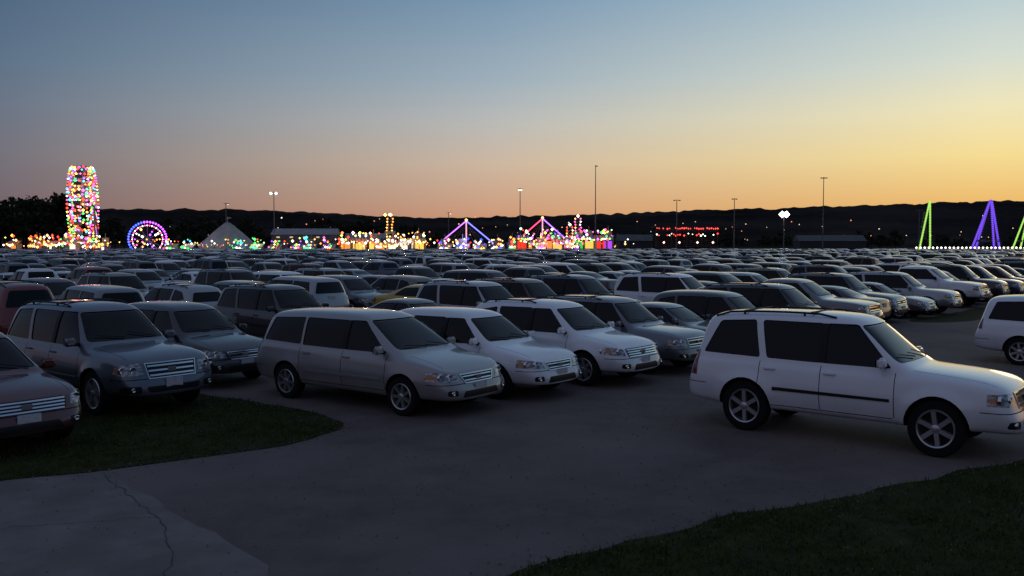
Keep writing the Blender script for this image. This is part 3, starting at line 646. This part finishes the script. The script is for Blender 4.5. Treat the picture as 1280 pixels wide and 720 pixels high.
def aframe(x,y,h,hw,cl,cr,legs=None,mast=True,thick=.35,rz=0):
    e=empty('carnival_swing_ride',(x,y,0),rz); st=MB(); lt=MB()
    def strip(p,q,c):
        p=Vector(p);q=Vector(q); st.beam(p,q,thick*.5); L=(q-p).length; n=int(L/(thick*1.3))
        for i in range(n+1):
            a=p.lerp(q,i/n); lt.octa((a.x,a.y-thick*.5-.1,a.z),thick,c)
    if legs:
        for (x0,y0,x1,c) in legs: strip((x0,y0,0.3),(x1,0,h),c)
    else:
        strip((-hw,0,3.2),(0,0,h),cl); strip((hw,0,3.2),(0,0,h),cr)
        for s in (-hw,hw): st.beam((s,0,0),(s,0,3.2),.2)
    if mast: strip((0,0,1),(0,0,h),(1.0,.4,.6)); lt.octa((0,-.4,h+.3),.5,Y_)
    st.box((0,0,.4),(hw*1.6,4,.8))
    for i in range(8): 
        a=-hw*.7+hw*1.4*i/7; st.beam((a,.4,h*.25+.1),(a*.2,.2,h*.8),.04,n=4); st.box((a,.4,h*.25-.3),(.7,.6,.8))
    st.obj('frame',[STEEL],e); lt.obj('frame_lights',[BULB],e)
aframe(px2x(583,300),300,10.8,9.2,(.9,.25,2.2),(.3,.3,2.2),thick=.28)
aframe(px2x(678,300),300,11.6,9.6,(1.8,.1,.25),(.7,.25,2.2),thick=.28)
GG=(.30,.60,.09); PP=(.13,.05,.62)
aframe(px2x(1154,300),300,17.2,1.8,0,0,legs=[(-2.2,-1,1.5,GG),(1.6,-1,1.7,GG),(-.4,3,1.5,GG)],mast=False,thick=.40)
aframe(px2x(1234,300),300,17.5,5.5,0,0,legs=[(-7,-2,.2,PP),(-3,3,.2,PP),(1.0,-2,.6,PP),(4.6,1,.8,PP)],mast=False,thick=.5)
aframe(px2x(1285,300),300,17.5,5,0,0,legs=[(-6.5,-1,.2,GG),(-2.6,1,.4,GG),(6,0,.6,GG)],mast=False,thick=.40)
aframe(px2x(1345,300),300,15,5,0,0,legs=[(-5,-1,.2,PP),(5,1,.2,PP)],mast=False)
e=empty('fence_lights'); lt=MB(); st=MB()
for i in range(46):
    p=1145+i*5.2; x=px2x(p,262); lt.octa((x,262,1.9),.34,(2.4,2.3,1.9)); st.beam((x,262.1,0),(x,262.1,1.9),.06,n=4)
st.obj('posts',[STEEL],e); lt.obj('bulbs',[BULB],e)
e=empty('grandstand',(px2x(858,345),345,0)); st=MB(); lt=MB()
for i in range(8): st.box((0,i*.9,.5+i*.75),(24,.95,.4)); 
for x in (-12,-6,0,6,12): st.beam((x,7,0),(x,7,9.6),.22); st.beam((x,0,0),(x,0,9),.15)
st.box((0,3.5,9.7),(25,9,.35)); st.box((0,7.4,3.4),(24,.2,6.6)); st.box((0,-1.2,8.7),(24,.3,1.6))
for i in range(30):
    x=-11.8+i*.81
    if random.random()<.8: lt.octa((x,-1.5,9.0+random.uniform(-.2,.2)),random.uniform(.25,.42),(1.6,.10,.08))
    if random.random()<.6: lt.octa((x,-1.5,6.6+random.uniform(-.5,.5)),random.uniform(.2,.42),random.choice([R_,R_,W_]))
for x in (-9,-3,4,10): lt.octa((x,-1,3.6),.5,(1.8,1.2,1.0))
st.obj('stand',[DARK],e); lt.obj('stand_lights',[BULB],e)
def pole(x,y,h,name='light_pole',lit=None,heads=2,lr=.5,arm=1.0):
    e=empty(name,(x,y,0)); st=MB(); lt=MB(); st.beam((0,0,0),(0,0,h),.24,.13,8)
    st.beam((-arm,0,h-.3),(arm,0,h-.3),.08)
    for i in range(heads):
        a=-arm+2*arm*i/max(1,heads-1) if heads>1 else arm; st.box((a,-.2,h-.35),(.7,.6,.35))
        if lit: lt.octa((a,-.45,h-.7),lr,lit)
    st.obj('post',[STEEL],e)
    if lit: lt.obj('lamps',[BULB],e)
WL=(3.2,3.0,2.5)
pole(-91,340,23.0,'street_lamp',WL,2,.6); pole(-111,345,19,'street_lamp',(.8,.7,.5),1,.3); pole(3.1,340,24.3,'floodlight_pole',(1.2,1.1,.8),3,.4,.5)
pole(31.9,340,33,'radio_mast',None,1,arm=.4); pole(-46,330,14.5,'street_lamp',(3,1.6,.4),2,.7); pole(63,340,20,'street_lamp',None,2); pole(85,340,20.5,'floodlight_pole',None,2,arm=.7)
pole(119,340,28.5,'floodlight_pole',None,3,arm=.9); pole(104,340,15,'floodlight_pole',(6,6.2,5.6),2,1.3,.8); pole(-30,420,18,'street_lamp',(1.2,.9,.5),1,.35)
pole(165,360,17,'street_lamp',None,2)
e=empty('distant_town_lights'); lt=MB(); st=MB()
for i in range(85):
    y=random.uniform(430,640); p=random.uniform(180,1400); x=px2x(p,y); h=random.uniform(5,15) if random.random()<.8 else random.uniform(14,18)
    c=random.choice([(1.2,.6,.25),(1.1,.9,.7),(1.0,.25,.12),(.6,.35,.2)]); st.beam((x,y,0),(x,y,h),.10,n=4); lt.octa((x,y-.2,h),random.uniform(.22,.45),c)
st.obj('posts',[DARK],e); lt.obj('lamps',[BULB],e)
e=empty('string_lights'); lt=MB(); st=MB()
for i in range(190):
    p=random.uniform(20,800); y=random.uniform(262,282); x=px2x(p,y); h=random.uniform(2.2,4.5); c=random.choice([Y_,W_,O_,Y_,W_,R_,G_ if p<430 else O_]); k_=random.uniform(.35,.9)
    st.beam((x,y,0),(x,y,h),.05,n=4); lt.octa((x,y-.1,h),random.uniform(.15,.36),tuple(v*k_ for v in c))
st.obj('posts',[DARK],e); lt.obj('bulbs',[BULB],e)
for i,(p,y,z,c,pw) in enumerate([(60,286,5,(1,.65,.3),1500),(108,284,5,(1,.5,.3),1500),(180,293,4,(.6,.3,1),1200),(240,290,5,(.8,1,.8),700),(318,288,5,(.7,1,.8),700),(460,280,6,(1,.75,.35),2200),(505,280,6,(1,.75,.35),2200),(583,290,5,(.5,.4,1),1200),(678,284,6,(1,.5,.5),1800),(720,284,6,(1,.7,.5),2200)]):
    l=bpy.data.lights.new('fair_lamp','POINT'); l.energy=pw; l.color=c; l.shadow_soft_size=.6; o=bpy.data.objects.new('fair_lamp',l); COL.objects.link(o); o.location=(px2x(p,y),y,z)
# ---------------------------------------------------------------- sky
w=bpy.data.worlds.new('World'); S.world=w; w.use_nodes=True; nt=w.node_tree; N=nt.nodes; L=nt.links
bg=N['Background']; tc=N.new('ShaderNodeTexCoord'); sp_=N.new('ShaderNodeSeparateXYZ'); nrm=N.new('ShaderNodeVectorMath'); nrm.operation='NORMALIZE'
L.new(tc.outputs['Generated'],nrm.inputs[0]); L.new(nrm.outputs[0],sp_.inputs[0])
flat=N.new('ShaderNodeCombineXYZ'); L.new(sp_.outputs[0],flat.inputs[0]); L.new(sp_.outputs[1],flat.inputs[1])
fn_=N.new('ShaderNodeVectorMath'); fn_.operation='NORMALIZE'; L.new(flat.outputs[0],fn_.inputs[0])
SAZ=math.radians(36); dot=N.new('ShaderNodeVectorMath'); dot.operation='DOT_PRODUCT'; L.new(fn_.outputs[0],dot.inputs[0]); dot.inputs[1].default_value=(math.sin(SAZ),math.cos(SAZ),0)
ac=N.new('ShaderNodeMath'); ac.operation='ARCCOSINE'; L.new(dot.outputs['Value'],ac.inputs[0])
def ramp(stops):
    r=N.new('ShaderNodeValToRGB'); els=r.color_ramp.elements
    while len(els)<len(stops): els.new(.5)
    for e,(p,c) in zip(els,stops): e.position=p; e.color=(*lin(c),1)
    L.new(sp_.outputs[2],r.inputs['Fac']); return r.outputs['Color']
ZEN=(96,110,138)
rR=ramp([(0,(226,164,90)),(.045,(238,190,112)),(.09,(246,221,150)),(.135,(239,229,186)),(.18,(214,221,208)),(.27,(166,193,209)),(.5,(112,136,166)),(1,ZEN)])
rM=ramp([(0,(190,134,104)),(.035,(206,156,124)),(.09,(205,183,161)),(.135,(186,186,183)),(.18,(158,175,187)),(.27,(118,148,175)),(.5,(100,124,156)),(1,ZEN)])
rL=ramp([(0,(100,88,96)),(.045,(112,100,108)),(.09,(112,111,122)),(.135,(102,114,132)),(.18,(90,111,134)),(.27,(68,94,123)),(.5,(74,96,128)),(1,ZEN)])
rE=ramp([(0,(92,84,100)),(.1,(106,98,116)),(.2,(112,110,130)),(.4,(112,118,142)),(1,ZEN)])
def mixr(a,b,lo,hi):
    m=N.new('ShaderNodeMapRange'); m.interpolation_type='LINEAR'; m.inputs['From Min'].default_value=math.radians(lo); m.inputs['From Max'].default_value=math.radians(hi); L.new(ac.outputs[0],m.inputs['Value'])
    x=N.new('ShaderNodeMixRGB'); L.new(m.outputs[0],x.inputs['Fac']); L.new(a,x.inputs['Color1']); L.new(b,x.inputs['Color2']); return x.outputs['Color']
c=mixr(mixr(mixr(rR,rM,8,37),rL,37,67),rE,80,150)
L.new(c,bg.inputs['Color']); bg.inputs['Strength'].default_value=1
sl=bpy.data.lights.new('sun','SUN'); sl.energy=.08; sl.angle=math.radians(12); sl.color=(1,.72,.45); so=bpy.data.objects.new('sun',sl); COL.objects.link(so)
so.rotation_euler=Vector((math.sin(SAZ)*-1,-math.cos(SAZ),-.07)).to_track_quat('-Z','Y').to_euler()
# ---------------------------------------------------------------- camera
cam=bpy.data.cameras.new('camera'); co=bpy.data.objects.new('camera',cam); COL.objects.link(co); S.camera=co
cam.sensor_width=36; cam.lens=36*1108/1280; cam.clip_end=9000; cam.clip_start=.1
co.location=(0,0,3.0); co.rotation_euler=(math.radians(90-2.84),0,0)
S.view_settings.view_transform='Standard'; S.view_settings.look='None'; S.view_settings.exposure=0
